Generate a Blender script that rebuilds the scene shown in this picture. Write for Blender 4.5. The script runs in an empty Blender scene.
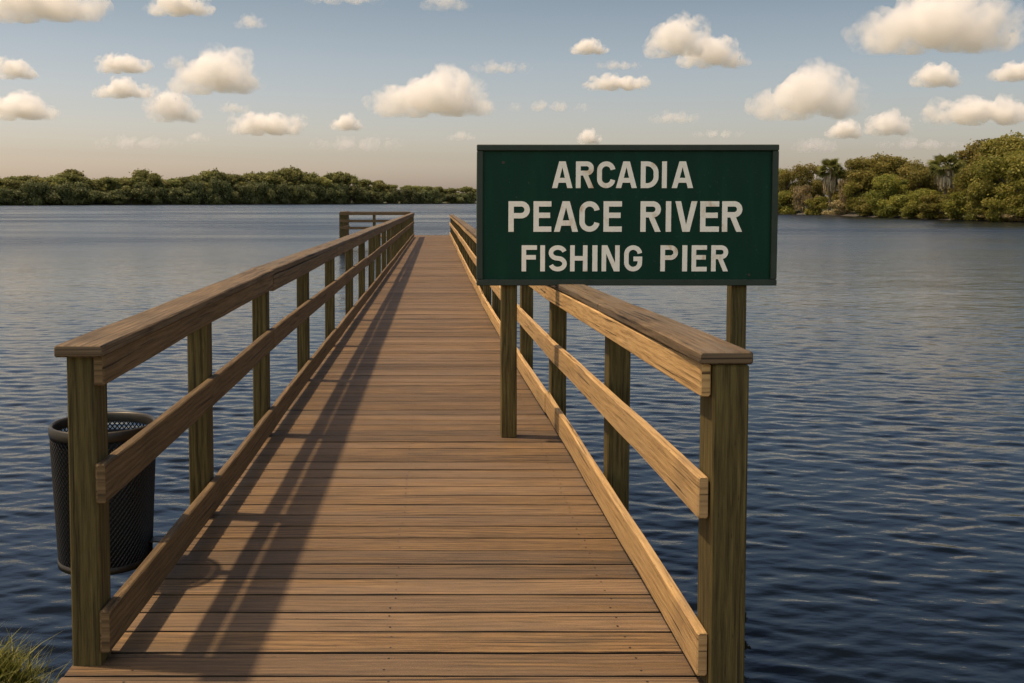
import bpy, bmesh, math, random
import numpy as np
from mathutils import Vector, Matrix, Euler

sc = bpy.context.scene
COL = sc.collection
PI = math.pi
rad = math.radians

# ------------------------------------------------------------------ camera, sky, sun, exposure
EYE = 1.56                      # camera height above the pier deck
WATER = -0.75                   # water level below the deck
CX, HORIZ, FPX, PITCH = 437.0, 201.5, 1000.0, 3.5
cam_d = bpy.data.cameras.new("camera")
cam = bpy.data.objects.new("camera", cam_d)
COL.objects.link(cam)
cam.location = (0, 0, EYE)
cam.rotation_euler = (rad(90 - PITCH), 0, 0)
cam_d.sensor_width = 36.0
cam_d.lens = 36.0 * FPX / 1024
cam_d.shift_x = (512 - CX) / 1024
cam_d.shift_y = -(341.5 - (HORIZ + FPX * math.tan(rad(PITCH)))) / 1024
cam_d.clip_start = 0.05
cam_d.clip_end = 60000
sc.camera = cam
sc.render.resolution_x, sc.render.resolution_y = 1024, 683

CROSS, AHEAD = 66.0, 9.0         # sun height across the pier, and how far ahead of straight left it stands
_sx, _sy = -math.cos(rad(AHEAD)), math.sin(rad(AHEAD))
_sz = math.tan(rad(CROSS)) * abs(_sx)
SUN = Vector((_sx, _sy, _sz)).normalized()
SUN_EL = math.asin(SUN.z)
SUN_ROT = math.atan2(SUN.x, SUN.y)

world = bpy.data.worlds.new("World")
sc.world = world
world.use_nodes = True
wt = world.node_tree
for n in list(wt.nodes):
    wt.nodes.remove(n)
w_out = wt.nodes.new("ShaderNodeOutputWorld")
w_bg = wt.nodes.new("ShaderNodeBackground")
w_sky = wt.nodes.new("ShaderNodeTexSky")
w_sky.sky_type = 'NISHITA'
w_sky.sun_disc = False
w_sky.sun_elevation = SUN_EL
w_sky.sun_rotation = SUN_ROT
w_sky.air_density = 1.0
w_sky.dust_density = 3.0
w_sky.ozone_density = 1.0
w_tc = wt.nodes.new("ShaderNodeTexCoord")
w_sep = wt.nodes.new("ShaderNodeSeparateXYZ")
w_ramp = wt.nodes.new("ShaderNodeValToRGB")
e = w_ramp.color_ramp.elements
e[0].position = 0.0
e[0].color = (2.25, 1.92, 1.82, 1)
e[1].position = 0.35
e[1].color = (0.76, 0.80, 0.83, 1)
m5 = e.new(0.55); m5.color = (0.27, 0.27, 0.27, 1)
m6 = e.new(0.8); m6.color = (0.48, 0.46, 0.45, 1)
m1 = e.new(0.09); m1.color = (1.14, 1.00, 0.93, 1)
m2 = e.new(0.19); m2.color = (0.74, 0.695, 0.62, 1)
m3 = e.new(1.0); m3.color = (1.30, 1.18, 1.06, 1)
m4 = e.new(0.045); m4.color = (1.40, 1.21, 1.12, 1)
w_mul = wt.nodes.new("ShaderNodeMix")
w_mul.data_type = 'RGBA'
w_mul.blend_type = 'MULTIPLY'
w_mul.inputs[0].default_value = 1.0
wt.links.new(w_tc.outputs['Generated'], w_sep.inputs[0])
wt.links.new(w_sep.outputs['Z'], w_ramp.inputs[0])
wt.links.new(w_sky.outputs[0], w_mul.inputs[6])
wt.links.new(w_ramp.outputs[0], w_mul.inputs[7])
# added fill: sky behind the viewer brightened to light the sign and camera-facing sides
w_bk = wt.nodes.new("ShaderNodeMapRange")
w_bk.interpolation_type = 'SMOOTHSTEP'
for k_, v_ in ((1, -0.05), (2, -0.65), (3, 0.0), (4, 1.0)): w_bk.inputs[k_].default_value = v_
w_fill = wt.nodes.new("ShaderNodeMix")
w_fill.data_type = 'RGBA'
w_fill.blend_type = 'MULTIPLY'
w_fill.inputs[7].default_value = (3.5, 3.1, 2.6, 1)
wt.links.new(w_sep.outputs['Y'], w_bk.inputs[0])
wt.links.new(w_bk.outputs[0], w_fill.inputs[0])
wt.links.new(w_mul.outputs[2], w_fill.inputs[6])
wt.links.new(w_fill.outputs[2], w_bg.inputs[0])
wt.links.new(w_bg.outputs[0], w_out.inputs[0])
w_bg.inputs[1].default_value = 0.12

sun_d = bpy.data.lights.new("sun", 'SUN')
sun_d.energy = 3.9
sun_d.angle = rad(1.9)
sun_d.color = (1.0, 0.80, 0.56)
sun_o = bpy.data.objects.new("sun", sun_d)
COL.objects.link(sun_o)
sun_o.rotation_euler = SUN.to_track_quat('Z', 'Y').to_euler()
sun_o.location = SUN * 40

vs = sc.view_settings
vs.view_transform = 'Standard'
vs.look = 'None'
vs.gamma = 1.0
vs.use_curve_mapping = False
vs.exposure = 0.35

cy = sc.cycles
cy.max_bounces = 16
cy.diffuse_bounces = 3
cy.glossy_bounces = 3
cy.transmission_bounces = 4
cy.volume_bounces = 14
cy.transparent_max_bounces = 12
cy.caustics_reflective = False
cy.caustics_refractive = False
cy.use_denoising = True
cy.sample_clamp_indirect = 6.0

# ------------------------------------------------------------------ helpers
def at(px, py, y):
    """The point at forward distance y that is seen in the direction of picture position (px, py)."""
    th = rad(PITCH)
    u = (px - CX) / FPX
    v = -(py - (HORIZ + FPX * math.tan(th))) / FPX
    d = Vector((u, math.cos(th) + v * math.sin(th), -math.sin(th) + v * math.cos(th)))
    return d * (y / d.y) + Vector((0, 0, EYE))


def tag(o, label=None, cat=None, group=None, kind=None):
    if label: o["label"] = label
    if cat: o["category"] = cat
    if group: o["group"] = group
    if kind: o["kind"] = kind
    return o


def empty(name, loc=(0, 0, 0), rot=(0, 0, 0), parent=None):
    o = bpy.data.objects.new(name, None)
    o.empty_display_size = 0.2
    COL.objects.link(o)
    o.location = loc
    o.rotation_euler = rot
    if parent is not None: o.parent = parent
    return o


def link(name, me, mat=None, parent=None):
    o = bpy.data.objects.new(name, me)
    COL.objects.link(o)
    if mat is not None:
        if len(me.materials): me.materials.clear()
        me.materials.append(mat)
    if parent is not None: o.parent = parent
    return o


def children_of(o):
    return [c for c in COL.objects if c.parent == o]


def copy_thing(root, kids):
    r = root.copy()
    COL.objects.link(r)
    for k in kids:
        c = k.copy()
        COL.objects.link(c)
        c.parent = r
    return r


def quads_mesh(name, verts, rnd=None, uv=None):
    """A mesh of separate quads from an (n,4,3) array; rnd (n,) becomes a per-face attribute."""
    n = len(verts)
    me = bpy.data.meshes.new(name)
    me.vertices.add(n * 4)
    me.vertices.foreach_set("co", np.ascontiguousarray(verts.reshape(-1), dtype=np.float32))
    me.loops.add(n * 4)
    me.loops.foreach_set("vertex_index", np.arange(n * 4, dtype=np.int32))
    me.polygons.add(n)
    me.polygons.foreach_set("loop_start", np.arange(0, n * 4, 4, dtype=np.int32))
    if rnd is not None:
        a = me.attributes.new("rnd", 'FLOAT', 'FACE')
        a.data.foreach_set("value", np.asarray(rnd, dtype=np.float32))
    me.update(calc_edges=True)
    return me


def grid_mesh(name, P, wrap=False, smooth=True):
    """A mesh from an (m,n,3) array of points; wrap joins the last column to the first."""
    m, n = P.shape[:2]
    idx = np.arange(m * n).reshape(m, n)
    nx = np.roll(idx, -1, axis=1)
    a, b, c, d = idx[:-1], nx[:-1], nx[1:], idx[1:]
    q = np.stack([a, b, c, d], -1)
    if not wrap: q = q[:, :-1]
    q = q.reshape(-1, 4)
    me = bpy.data.meshes.new(name)
    me.vertices.add(m * n)
    me.vertices.foreach_set("co", np.ascontiguousarray(P.reshape(-1), dtype=np.float32))
    me.loops.add(len(q) * 4)
    me.loops.foreach_set("vertex_index", q.reshape(-1).astype(np.int32))
    me.polygons.add(len(q))
    me.polygons.foreach_set("loop_start", np.arange(0, len(q) * 4, 4, dtype=np.int32))
    if smooth:
        me.polygons.foreach_set("use_smooth", np.ones(len(q), dtype=bool))
    me.update(calc_edges=True)
    return me


class MB:
    """Collects boards, tubes and prisms; build() links them as one mesh with UVs in metres along the grain and a random value per piece."""
    def __init__(self, seed=0):
        self.v, self.f, self.uv, self.r, self.mi = [], [], [], [], []
        self.slot = 0
        self.rng = random.Random(seed)

    def add(self, vs, fs, uvs, rnd=None):
        k = len(self.v)
        rnd = self.rng.random() if rnd is None else rnd
        self.v += [tuple(p) for p in vs]
        self.r += [rnd] * len(vs)
        for f, u in zip(fs, uvs):
            self.f.append([i + k for i in f])
            self.uv.append(u)
            self.mi.append(self.slot)

    def board(self, p0, p1, w, t, up=(0, 0, 1), ch=0.004, seg=None, warp=0.0015, twist=0.0, rnd=None, edge_slot=None):
        """A sawn board from p0 to p1 (centre line), w across and t along up, edges eased by ch, very slightly bowed."""
        p0, p1 = Vector(p0), Vector(p1)
        ax = p1 - p0
        L = ax.length
        ax.normalize()
        up = Vector(up)
        up = (up - ax * up.dot(ax)).normalized()
        sd = ax.cross(up).normalized()
        rg = self.rng
        seg = seg or max(1, min(10, int(L / 0.45)))
        hw, ht = w / 2, t / 2
        sec = [(-hw + ch, -ht), (hw - ch, -ht), (hw, -ht + ch), (hw, ht - ch), (hw - ch, ht), (-hw + ch, ht), (-hw, ht - ch), (-hw, -ht + ch)]
        per = [0.0]
        for i in range(8):
            a, b = sec[i], sec[(i + 1) % 8]
            per.append(per[-1] + math.hypot(a[0] - b[0], a[1] - b[1]))
        u0, v0 = rg.random() * 40, rg.random() * 40
        vs, fs, uvs = [], [], []
        b1, b2 = rg.uniform(-1, 1) * warp, rg.uniform(-1, 1) * warp
        rings = [(0.0, 0.75 * ch)] + [(ch / L, 0.0)] + [(i / seg, 0.0) for i in range(1, seg)] + [(1 - ch / L, 0.0)] + [(1.0, 0.75 * ch)]
        for s, ins in rings:
            bow = math.sin(PI * s)
            c = p0 + ax * (L * s) + sd * (b1 * bow + rg.uniform(-1, 1) * warp * 0.35) + up * (b2 * bow + rg.uniform(-1, 1) * warp * 0.35)
            tw = twist * (s - 0.5)
            for x, y in sec:
                kx = max(0.0, abs(x) - ins) * (1 if x >= 0 else -1)
                ky = max(0.0, abs(y) - ins) * (1 if y >= 0 else -1)
                xx, yy = kx * math.cos(tw) - ky * math.sin(tw), kx * math.sin(tw) + ky * math.cos(tw)
                vs.append(c + sd * xx + up * yy)
        nr = len(rings)
        for r in range(nr - 1):
            ua, ub = u0 + rings[r][0] * L, u0 + rings[r + 1][0] * L
            for i in range(8):
                j = (i + 1) % 8
                fs.append([r * 8 + i, r * 8 + j, (r + 1) * 8 + j, (r + 1) * 8 + i])
                va, vb = v0 + per[i], v0 + per[i + 1]
                uvs.append([(ua, va), (ua, vb), (ub, vb), (ub, va)])
        e0 = [7, 6, 5, 4, 3, 2, 1, 0]
        fs.append(e0)
        uvs.append([(u0 + sec[i][0] * 0.25, v0 + sec[i][1]) for i in e0])
        e1 = list(range(8))
        fs.append([(nr - 1) * 8 + i for i in e1])
        uvs.append([(u0 + 9 + sec[i][0] * 0.25, v0 + sec[i][1]) for i in e1])
        k0 = len(self.f)
        self.add(vs, fs, uvs, rnd)
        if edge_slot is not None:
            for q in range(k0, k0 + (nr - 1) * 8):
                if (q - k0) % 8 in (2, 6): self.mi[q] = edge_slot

    def tube(self, pts, radii, n=8, cap=True, rnd=None):
        pts = [Vector(p) for p in pts]
        vs, fs, uvs = [], [], []
        prev = None
        d = 0
        for k, p in enumerate(pts):
            t = (pts[min(k + 1, len(pts) - 1)] - pts[max(k - 1, 0)]).normalized()
            if prev is None:
                a = t.orthogonal().normalized()
            else:
                a = (prev - t * prev.dot(t)).normalized()
            prev = a
            b = t.cross(a)
            for i in range(n):
                q = 2 * PI * i / n
                vs.append(p + (a * math.cos(q) + b * math.sin(q)) * radii[k])
        for k in range(len(pts) - 1):
            L = (pts[k + 1] - pts[k]).length
            for i in range(n):
                j = (i + 1) % n
                fs.append([k * n + i, k * n + j, (k + 1) * n + j, (k + 1) * n + i])
                uvs.append([(d, i * .05), (d, i * .05 + .05), (d + L, i * .05 + .05), (d + L, i * .05)])
            d += L
        if cap:
            fs.append(list(range(n - 1, -1, -1))); uvs.append([(0, 0)] * n)
            m = (len(pts) - 1) * n
            fs.append([m + i for i in range(n)]); uvs.append([(0, 0)] * n)
        self.add(vs, fs, uvs, rnd)

    def prism(self, poly, o, ex, ey, ez, depth):
        """A flat outline (list of x, y) in the plane ex, ey at o, thickened by depth along ez."""
        o, ex, ey, ez = Vector(o), Vector(ex), Vector(ey), Vector(ez)
        n = len(poly)
        vs = [o + ex * x + ey * y for x, y in poly] + [o + ex * x + ey * y + ez * depth for x, y in poly]
        fs = [list(range(n))[::-1], [n + i for i in range(n)]]
        uvs = [[poly[i] for i in range(n)][::-1], list(poly)]
        for i in range(n):
            j = (i + 1) % n
            fs.append([i, j, n + j, n + i]); uvs.append([poly[i], poly[j], poly[j], poly[i]])
        self.add(vs, fs, uvs)

    def build(self, name, mat, parent=None, smooth=False, fixnormals=False, extra=None):
        me = bpy.data.meshes.new(name)
        me.from_pydata(self.v, [], self.f)
        uvl = me.uv_layers.new(name="UVMap")
        flat = [c for f in self.uv for p in f for c in p]
        uvl.data.foreach_set("uv", flat)
        a = me.attributes.new("rnd", 'FLOAT', 'POINT')
        a.data.foreach_set("value", self.r)
        me.polygons.foreach_set("material_index", self.mi)
        if smooth: me.polygons.foreach_set("use_smooth", [True] * len(me.polygons))
        if fixnormals:
            bm = bmesh.new(); bm.from_mesh(me)
            bmesh.ops.recalc_face_normals(bm, faces=bm.faces)
            bm.to_mesh(me); bm.free()
        me.update()
        o = link(name, me, mat, parent)
        for x in extra or (): me.materials.append(x)
        return o


# ------------------------------------------------------------------ materials
class NT:
    def __init__(self, name):
        self.m = bpy.data.materials.new(name)
        self.m.use_nodes = True
        self.t = self.m.node_tree
        for n in list(self.t.nodes): self.t.nodes.remove(n)
        self.out = self.t.nodes.new("ShaderNodeOutputMaterial")

    def n(self, typ, **kw):
        nd = self.t.nodes.new("ShaderNode" + typ)
        for k, v in kw.items(): setattr(nd, k, v)
        return nd

    def l(self, a, b): self.t.links.new(a, b)

    def put(self, sock, v):
        if hasattr(v, "links") or isinstance(v, bpy.types.NodeSocket): self.l(v, sock)
        else: sock.default_value = v

    def math(self, op, a, b=0.0, c=0.0, clamp=False):
        nd = self.n("Math", operation=op, use_clamp=clamp)
        for i, v in enumerate((a, b, c)): self.put(nd.inputs[i], v)
        return nd.outputs[0]

    def vec(self, x=0.0, y=0.0, z=0.0):
        nd = self.n("CombineXYZ")
        for i, v in enumerate((x, y, z)): self.put(nd.inputs[i], v)
        return nd.outputs[0]

    def noise(self, v, scale=1.0, detail=4.0, rough=0.55, dist=0.0):
        nd = self.n("TexNoise")
        if v is not None: self.l(v, nd.inputs['Vector'])
        nd.inputs['Scale'].default_value = scale
        nd.inputs['Detail'].default_value = detail
        nd.inputs['Roughness'].default_value = rough
        nd.inputs['Distortion'].default_value = dist
        return nd.outputs[0]

    def ramp(self, fac, stops, interp='LINEAR'):
        nd = self.n("ValToRGB")
        nd.color_ramp.interpolation = interp
        el = nd.color_ramp.elements
        while len(el) < len(stops): el.new(0.5)
        for i, (p, c) in enumerate(stops):
            el[i].position = p
            el[i].color = tuple(c) + (1,) if len(c) == 3 else c
        self.l(fac, nd.inputs[0])
        return nd.outputs[0]

    def step(self, fac, lo, hi, a=0.0, b=1.0):
        nd = self.n("MapRange")
        nd.interpolation_type = 'SMOOTHSTEP'
        for i, v in enumerate((fac, lo, hi, a, b)): self.put(nd.inputs[i], v)
        return nd.outputs[0]

    def mix(self, fac, a, b, blend='MIX'):
        nd = self.n("Mix", data_type='RGBA', blend_type=blend)
        self.put(nd.inputs[0], fac)
        for s, v in ((6, a), (7, b)):
            self.put(nd.inputs[s], tuple(v) + (1,) if isinstance(v, tuple) and len(v) == 3 else v)
        return nd.outputs[2]

    def principled(self, color, rough=0.6, normal=None, **kw):
        nd = self.n("BsdfPrincipled")
        self.put(nd.inputs['Base Color'], tuple(color) + (1,) if isinstance(color, tuple) and len(color) == 3 else color)
        self.put(nd.inputs['Roughness'], rough)
        if normal is not None: self.l(normal, nd.inputs['Normal'])
        for k, v in kw.items(): self.put(nd.inputs[k], v)
        self.l(nd.outputs[0], self.out.inputs['Surface'])
        return nd

    def bump(self, h, strength=0.5, dist=0.01, normal=None):
        nd = self.n("Bump")
        nd.inputs['Strength'].default_value = strength
        nd.inputs['Distance'].default_value = dist
        self.l(h, nd.inputs['Height'])
        if normal is not None: self.l(normal, nd.inputs['Normal'])
        return nd.outputs[0]


def wood(name, dark, mid, light, stain=(0.05, 0.045, 0.03), stain_amt=0.35, rough=0.75, vary=0.45, checks=0.5, fibre=1.0, spec=0.25, grey=0.0, greycol=(0.17, 0.135, 0.10)):
    t = NT(name)
    uv = t.n("UVMap")
    sp = t.n("SeparateXYZ"); t.l(uv.outputs[0], sp.inputs[0])
    u, v = sp.outputs[0], sp.outputs[1]
    at_ = t.n("Attribute"); at_.attribute_name = "rnd"
    r = at_.outputs['Fac']
    rz = t.math('MULTIPLY', r, 37.0)
    warp = t.noise(t.vec(t.math('MULTIPLY', u, 0.9), t.math('MULTIPLY', v, 5.0), rz), 1.0, 3.0, 0.5)
    ring = t.math('SINE', t.math('ADD', t.math('MULTIPLY', v, 210.0), t.math('MULTIPLY', warp, 34.0)))
    ring = t.math('MULTIPLY_ADD', ring, 0.5, 0.5)
    streak = t.noise(t.vec(t.math('MULTIPLY', u, 2.6), t.math('MULTIPLY', v, 74.0), rz), 1.0, 7.0, 0.68)
    fine = t.noise(t.vec(t.math('MULTIPLY', u, 12.0), t.math('MULTIPLY', v, 300.0), rz), 1.0, 4.0, 0.65)
    blot = t.noise(t.vec(t.math('MULTIPLY', u, 1.7), t.math('MULTIPLY', v, 3.2), rz), 1.0, 5.0, 0.6)
    g = t.math('ADD', t.math('MULTIPLY', ring, 0.10), t.math('MULTIPLY', streak, 0.74))
    g = t.math('ADD', g, t.math('MULTIPLY', fine, 0.42))
    g = t.math('SUBTRACT', g, 0.06)
    col = t.ramp(g, [(0.39, dark), (0.57, mid), (0.77, light)])
    st = t.step(blot, 0.50, 0.72)
    col = t.mix(t.math('MULTIPLY', st, stain_amt), col, stain)
    if grey:
        # silvered, weathered patches: some pieces far more than others
        r2 = t.math('FRACT', t.math('MULTIPLY', r, 17.31))
        wz = t.noise(t.vec(t.math('MULTIPLY', u, 0.75), t.math('MULTIPLY', v, 9.0), t.math('ADD', rz, 4.0)), 1.0, 6.0, 0.66)
        wm = t.step(t.math('ADD', wz, t.math('MULTIPLY', r2, 0.22)), 0.52, 0.74)
        col = t.mix(t.math('MULTIPLY', wm, grey), col, t.mix(g, tuple(c * 0.45 for c in greycol), greycol))
    # checks: long thin drying cracks
    ck = t.noise(t.vec(t.math('MULTIPLY', u, 1.1), t.math('MULTIPLY', v, 75.0), t.math('ADD', rz, 9.0)), 1.0, 2.0, 0.45)
    ckm = t.step(ck, 0.615, 0.65)
    ckz = t.noise(t.vec(t.math('MULTIPLY', u, 0.8), t.math('MULTIPLY', v, 6.0), rz), 1.0, 2.0, 0.5)
    ckm = t.math('MULTIPLY', ckm, t.step(ckz, 0.42, 0.58))
    col = t.mix(t.math('MULTIPLY', ckm, checks), col, (0.018, 0.013, 0.009))
    # knots
    vor = t.n("TexVoronoi"); vor.feature = 'F1'
    t.l(t.vec(t.math('MULTIPLY', u, 1.5), t.math('MULTIPLY', v, 7.0), rz), vor.inputs['Vector'])
    kn = t.step(vor.outputs['Distance'], 0.03, 0.10, 1.0, 0.0)
    col = t.mix(t.math('MULTIPLY', kn, 0.7), col, (0.035, 0.022, 0.012))
    bright = t.math('MULTIPLY_ADD', r, vary, 1.0 - vary * 0.55)
    hs = t.n("HueSaturation")
    t.l(col, hs.inputs['Color'])
    t.l(bright, hs.inputs['Value'])
    hs.inputs['Saturation'].default_value = 1.0
    h = t.math('ADD', t.math('MULTIPLY', streak, 0.5), t.math('MULTIPLY', fine, 0.35 * fibre))
    h = t.math('SUBTRACT', h, t.math('MULTIPLY', ckm, 0.8))
    nb = t.bump(h, 0.75, 0.005)
    t.principled(hs.outputs[0], rough, nb, **{'Specular IOR Level': spec})
    return t.m


M = {}
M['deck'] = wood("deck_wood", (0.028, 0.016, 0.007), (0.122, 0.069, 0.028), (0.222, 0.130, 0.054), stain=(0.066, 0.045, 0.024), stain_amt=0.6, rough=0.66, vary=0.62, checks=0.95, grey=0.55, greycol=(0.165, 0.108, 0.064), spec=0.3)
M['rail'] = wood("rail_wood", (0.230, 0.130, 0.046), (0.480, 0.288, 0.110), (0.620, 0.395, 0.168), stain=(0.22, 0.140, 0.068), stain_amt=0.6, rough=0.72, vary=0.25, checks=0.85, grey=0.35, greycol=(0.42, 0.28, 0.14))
M['rail_dark'] = wood("dark_rail_wood", (0.060, 0.035, 0.014), (0.138, 0.085, 0.036), (0.215, 0.137, 0.062), stain=(0.070, 0.045, 0.020), stain_amt=0.5, rough=0.74, vary=0.3, checks=0.8)  # darker brown boards for the left and platform railings
M['cap'] = wood("cap_wood", (0.040, 0.026, 0.013), (0.122, 0.080, 0.041), (0.200, 0.135, 0.072), stain=(0.042, 0.029, 0.017), stain_amt=0.65, rough=0.75, vary=0.25, checks=1.0, grey=0.75, greycol=(0.155, 0.118, 0.080))
M['post'] = wood("post_wood", (0.024, 0.016, 0.004), (0.086, 0.062, 0.017), (0.155, 0.114, 0.036), stain=(0.030, 0.024, 0.008), stain_amt=0.5, rough=0.75, vary=0.25, checks=0.8)
M['shaded_plank_edge'] = wood("gap_shade_plank_edge", (0.022, 0.014, 0.008), (0.045, 0.029, 0.016), (0.070, 0.046, 0.026), rough=0.85, vary=0.3)  # plank sides painted dark to stand in for shade in the gaps
M['beam'] = wood("beam_wood", (0.040, 0.026, 0.014), (0.085, 0.058, 0.032), (0.120, 0.085, 0.048), rough=0.85, vary=0.3)


def simple(name, color, rough=0.6, metal=0.0, nscale=None, namt=0.25, bump=0.0, coord='Object'):
    t = NT(name)
    tc = t.n("TexCoord")
    if nscale:
        a = t.noise(tc.outputs[coord], nscale, 5.0, 0.6)
        col = t.mix(t.math('MULTIPLY', t.step(a, 0.35, 0.75), namt), color, tuple(c * 0.35 for c in color))
        nb = t.bump(a, bump, 0.01) if bump else None
    else:
        col, nb = color, None
    t.principled(col, rough, nb, Metallic=metal)
    return t.m


# sign paint: green board, a little dusty and streaked
t = NT("sign_green_paint")
tc = t.n("TexCoord")
mp = t.n("Mapping"); t.l(tc.outputs['Object'], mp.inputs[0]); mp.inputs['Scale'].default_value = (9, 9, 1.2)
a = t.noise(mp.outputs[0], 1.0, 6.0, 0.6)
b = t.noise(tc.outputs['Object'], 3.0, 5.0, 0.6)
c0 = t.mix(t.step(a, 0.4, 0.7), (0.0028, 0.029, 0.0155), (0.0042, 0.037, 0.0195))
c0 = t.mix(t.math('MULTIPLY', t.step(b, 0.5, 0.8), 0.45), c0, (0.009, 0.030, 0.018))
sp_ = t.noise(tc.outputs['Object'], 55.0, 2.0, 0.5)
c0 = t.mix(t.math('MULTIPLY', t.step(sp_, 0.70, 0.74), 0.5), c0, (0.05, 0.07, 0.055))
t.principled(c0, 0.5, t.bump(sp_, 0.08, 0.004), **{'Specular IOR Level': 0.12})
M['sign'] = t.m
M['signframe'] = simple("sign_frame_paint", (0.013, 0.024, 0.010), 0.6, nscale=14.0, namt=0.5, bump=0.3)
# lettering: cream paint with patches of rust bleeding through
t = NT("cream_lettering_paint")
tc = t.n("TexCoord")
a = t.noise(tc.outputs['Object'], 4.3, 4.0, 0.55)
b = t.noise(tc.outputs['Object'], 60.0, 4.0, 0.6)
c0 = t.mix(t.step(b, 0.3, 0.8), (0.92, 0.83, 0.66), (0.85, 0.76, 0.60))
mp = t.n("Mapping"); t.l(tc.outputs['Object'], mp.inputs[0]); mp.inputs['Scale'].default_value = (16, 16, 4)
d = t.noise(mp.outputs[0], 1.0, 4.0, 0.6)
rm = t.math('MULTIPLY', t.step(a, 0.54, 0.64), t.step(d, 0.38, 0.60))
c0 = t.mix(t.math('MULTIPLY', rm, 0.75), c0, (0.52, 0.30, 0.10))
t.principled(c0, 0.6)
M['letter'] = t.m
M['bin'] = simple("bin_dark_metal", (0.020, 0.0165, 0.011), 0.45, metal=0.4, nscale=30.0, namt=0.4)
M['binrim'] = simple("bin_rim_metal", (0.050, 0.041, 0.028), 0.42, metal=0.5, nscale=22.0, namt=0.4)
M['liner'] = simple("bin_liner", (0.008, 0.008, 0.008), 0.55)
M['screw'] = simple("screw_head", (0.05, 0.04, 0.035), 0.5, metal=0.7)


def foliage(name, cols, trans=0.35, rough=0.55, gain=1.0):
    t = NT(name)
    at_ = t.n("Attribute"); at_.attribute_name = "rnd"
    oi = t.n("ObjectInfo")
    col = t.ramp(at_.outputs['Fac'], [(i / (len(cols) - 1), c) for i, c in enumerate(cols)])
    hs = t.n("HueSaturation")
    t.l(col, hs.inputs['Color'])
    t.l(t.math('MULTIPLY_ADD', oi.outputs['Random'], 0.022, 0.489), hs.inputs['Hue'])
    t.l(t.math('MULTIPLY_ADD', oi.outputs['Random'], 0.4, gain), hs.inputs['Value'])
    hs.inputs['Saturation'].default_value = 0.95
    p = t.n("BsdfPrincipled")
    t.l(hs.outputs[0], p.inputs['Base Color'])
    p.inputs['Roughness'].default_value = rough
    p.inputs['Specular IOR Level'].default_value = 0.2
    tr = t.n("BsdfTranslucent")
    t.l(hs.outputs[0], tr.inputs['Color'])
    mx = t.n("MixShader"); mx.inputs[0].default_value = trans
    t.l(p.outputs[0], mx.inputs[1]); t.l(tr.outputs[0], mx.inputs[2])
    t.l(mx.outputs[0], t.out.inputs['Surface'])
    return t.m


M['leaf_oak'] = foliage("oak_foliage", [(0.085, 0.080, 0.012), (0.175, 0.150, 0.024), (0.255, 0.205, 0.040)], 0.48, gain=1.1)
M['leaf_green'] = foliage("bright_foliage", [(0.075, 0.082, 0.011), (0.165, 0.155, 0.020), (0.255, 0.215, 0.036)], 0.48, gain=1.05)
M['leaf_brown'] = foliage("dry_foliage", [(0.15, 0.115, 0.045), (0.26, 0.200, 0.085), (0.36, 0.28, 0.13)], 0.4, gain=1.1)
M['leaf_far'] = foliage("far_foliage", [(0.086, 0.094, 0.024), (0.178, 0.172, 0.044), (0.255, 0.228, 0.066)], 0.48)
M['leaf_low'] = foliage("shaded_base_foliage", [(0.046, 0.054, 0.018), (0.098, 0.104, 0.032), (0.155, 0.152, 0.050)], 0.3)  # leaves painted darker to suggest shade along the foot of the far trees
M['leaf_palm'] = foliage("palm_foliage", [(0.060, 0.062, 0.012), (0.115, 0.110, 0.022), (0.17, 0.155, 0.04)], 0.35)
M['frond_dead'] = foliage("dead_frond", [(0.15, 0.105, 0.05), (0.24, 0.175, 0.095), (0.34, 0.26, 0.15)], 0.15)
M['grass'] = foliage("grass_blade", [(0.060, 0.066, 0.010), (0.140, 0.138, 0.022), (0.30, 0.26, 0.075)], 0.4)
M['bark'] = simple("bark", (0.16, 0.125, 0.085), 0.9, nscale=6.0, namt=0.6, bump=0.6)

# ground: mud at the water's edge, grass and leaf litter above it
t = NT("bank_ground")
geo = t.n("NewGeometry")
sz = t.n("SeparateXYZ"); t.l(geo.outputs['Position'], sz.inputs[0])
a = t.noise(geo.outputs['Position'], 0.9, 8.0, 0.65)
b = t.noise(geo.outputs['Position'], 14.0, 5.0, 0.65)
mud = t.mix(b, (0.030, 0.024, 0.014), (0.062, 0.048, 0.029))
grs = t.mix(a, (0.040, 0.048, 0.014), (0.085, 0.080, 0.028))
hz = t.math('ADD', sz.outputs[2], t.math('MULTIPLY', a, 0.35))
col = t.mix(t.step(hz, WATER + 0.35, WATER + 0.62), mud, grs)
t.principled(col, 0.95, t.bump(b, 0.7, 0.03))
M['ground'] = t.m

# water: dark tannin-brown river that mirrors the sky, with ripples finer than the modelled waves
t = NT("river_water")
geo = t.n("NewGeometry")
mp = t.n("Mapping"); t.l(geo.outputs['Position'], mp.inputs[0])
mp.inputs['Rotation'].default_value = (0, 0, rad(9))
mp.inputs['Scale'].default_value = (0.55, 1.0, 1.0)
n1 = t.noise(mp.outputs[0], 1.9, 3.0, 0.55)
n2 = t.noise(mp.outputs[0], 9.0, 4.0, 0.58)
n4 = t.noise(mp.outputs[0], 4.2, 3.0, 0.55)
n3 = t.noise(mp.outputs[0], 0.42, 5.0, 0.62)
offs = t.n("VectorMath", operation='LENGTH'); t.l(geo.outputs['Position'], offs.inputs[0])
out_m = offs.outputs['Value']       # metres out from the bank
mp2 = t.n("Mapping"); t.l(geo.outputs['Position'], mp2.inputs[0])
mp2.inputs['Scale'].default_value = (0.35, 1.0, 1.0)
patch = t.noise(mp2.outputs[0], 0.035, 5.0, 0.6, 0.5)
pm = t.step(patch, 0.32, 0.68, 0.55, 1.25)
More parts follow.
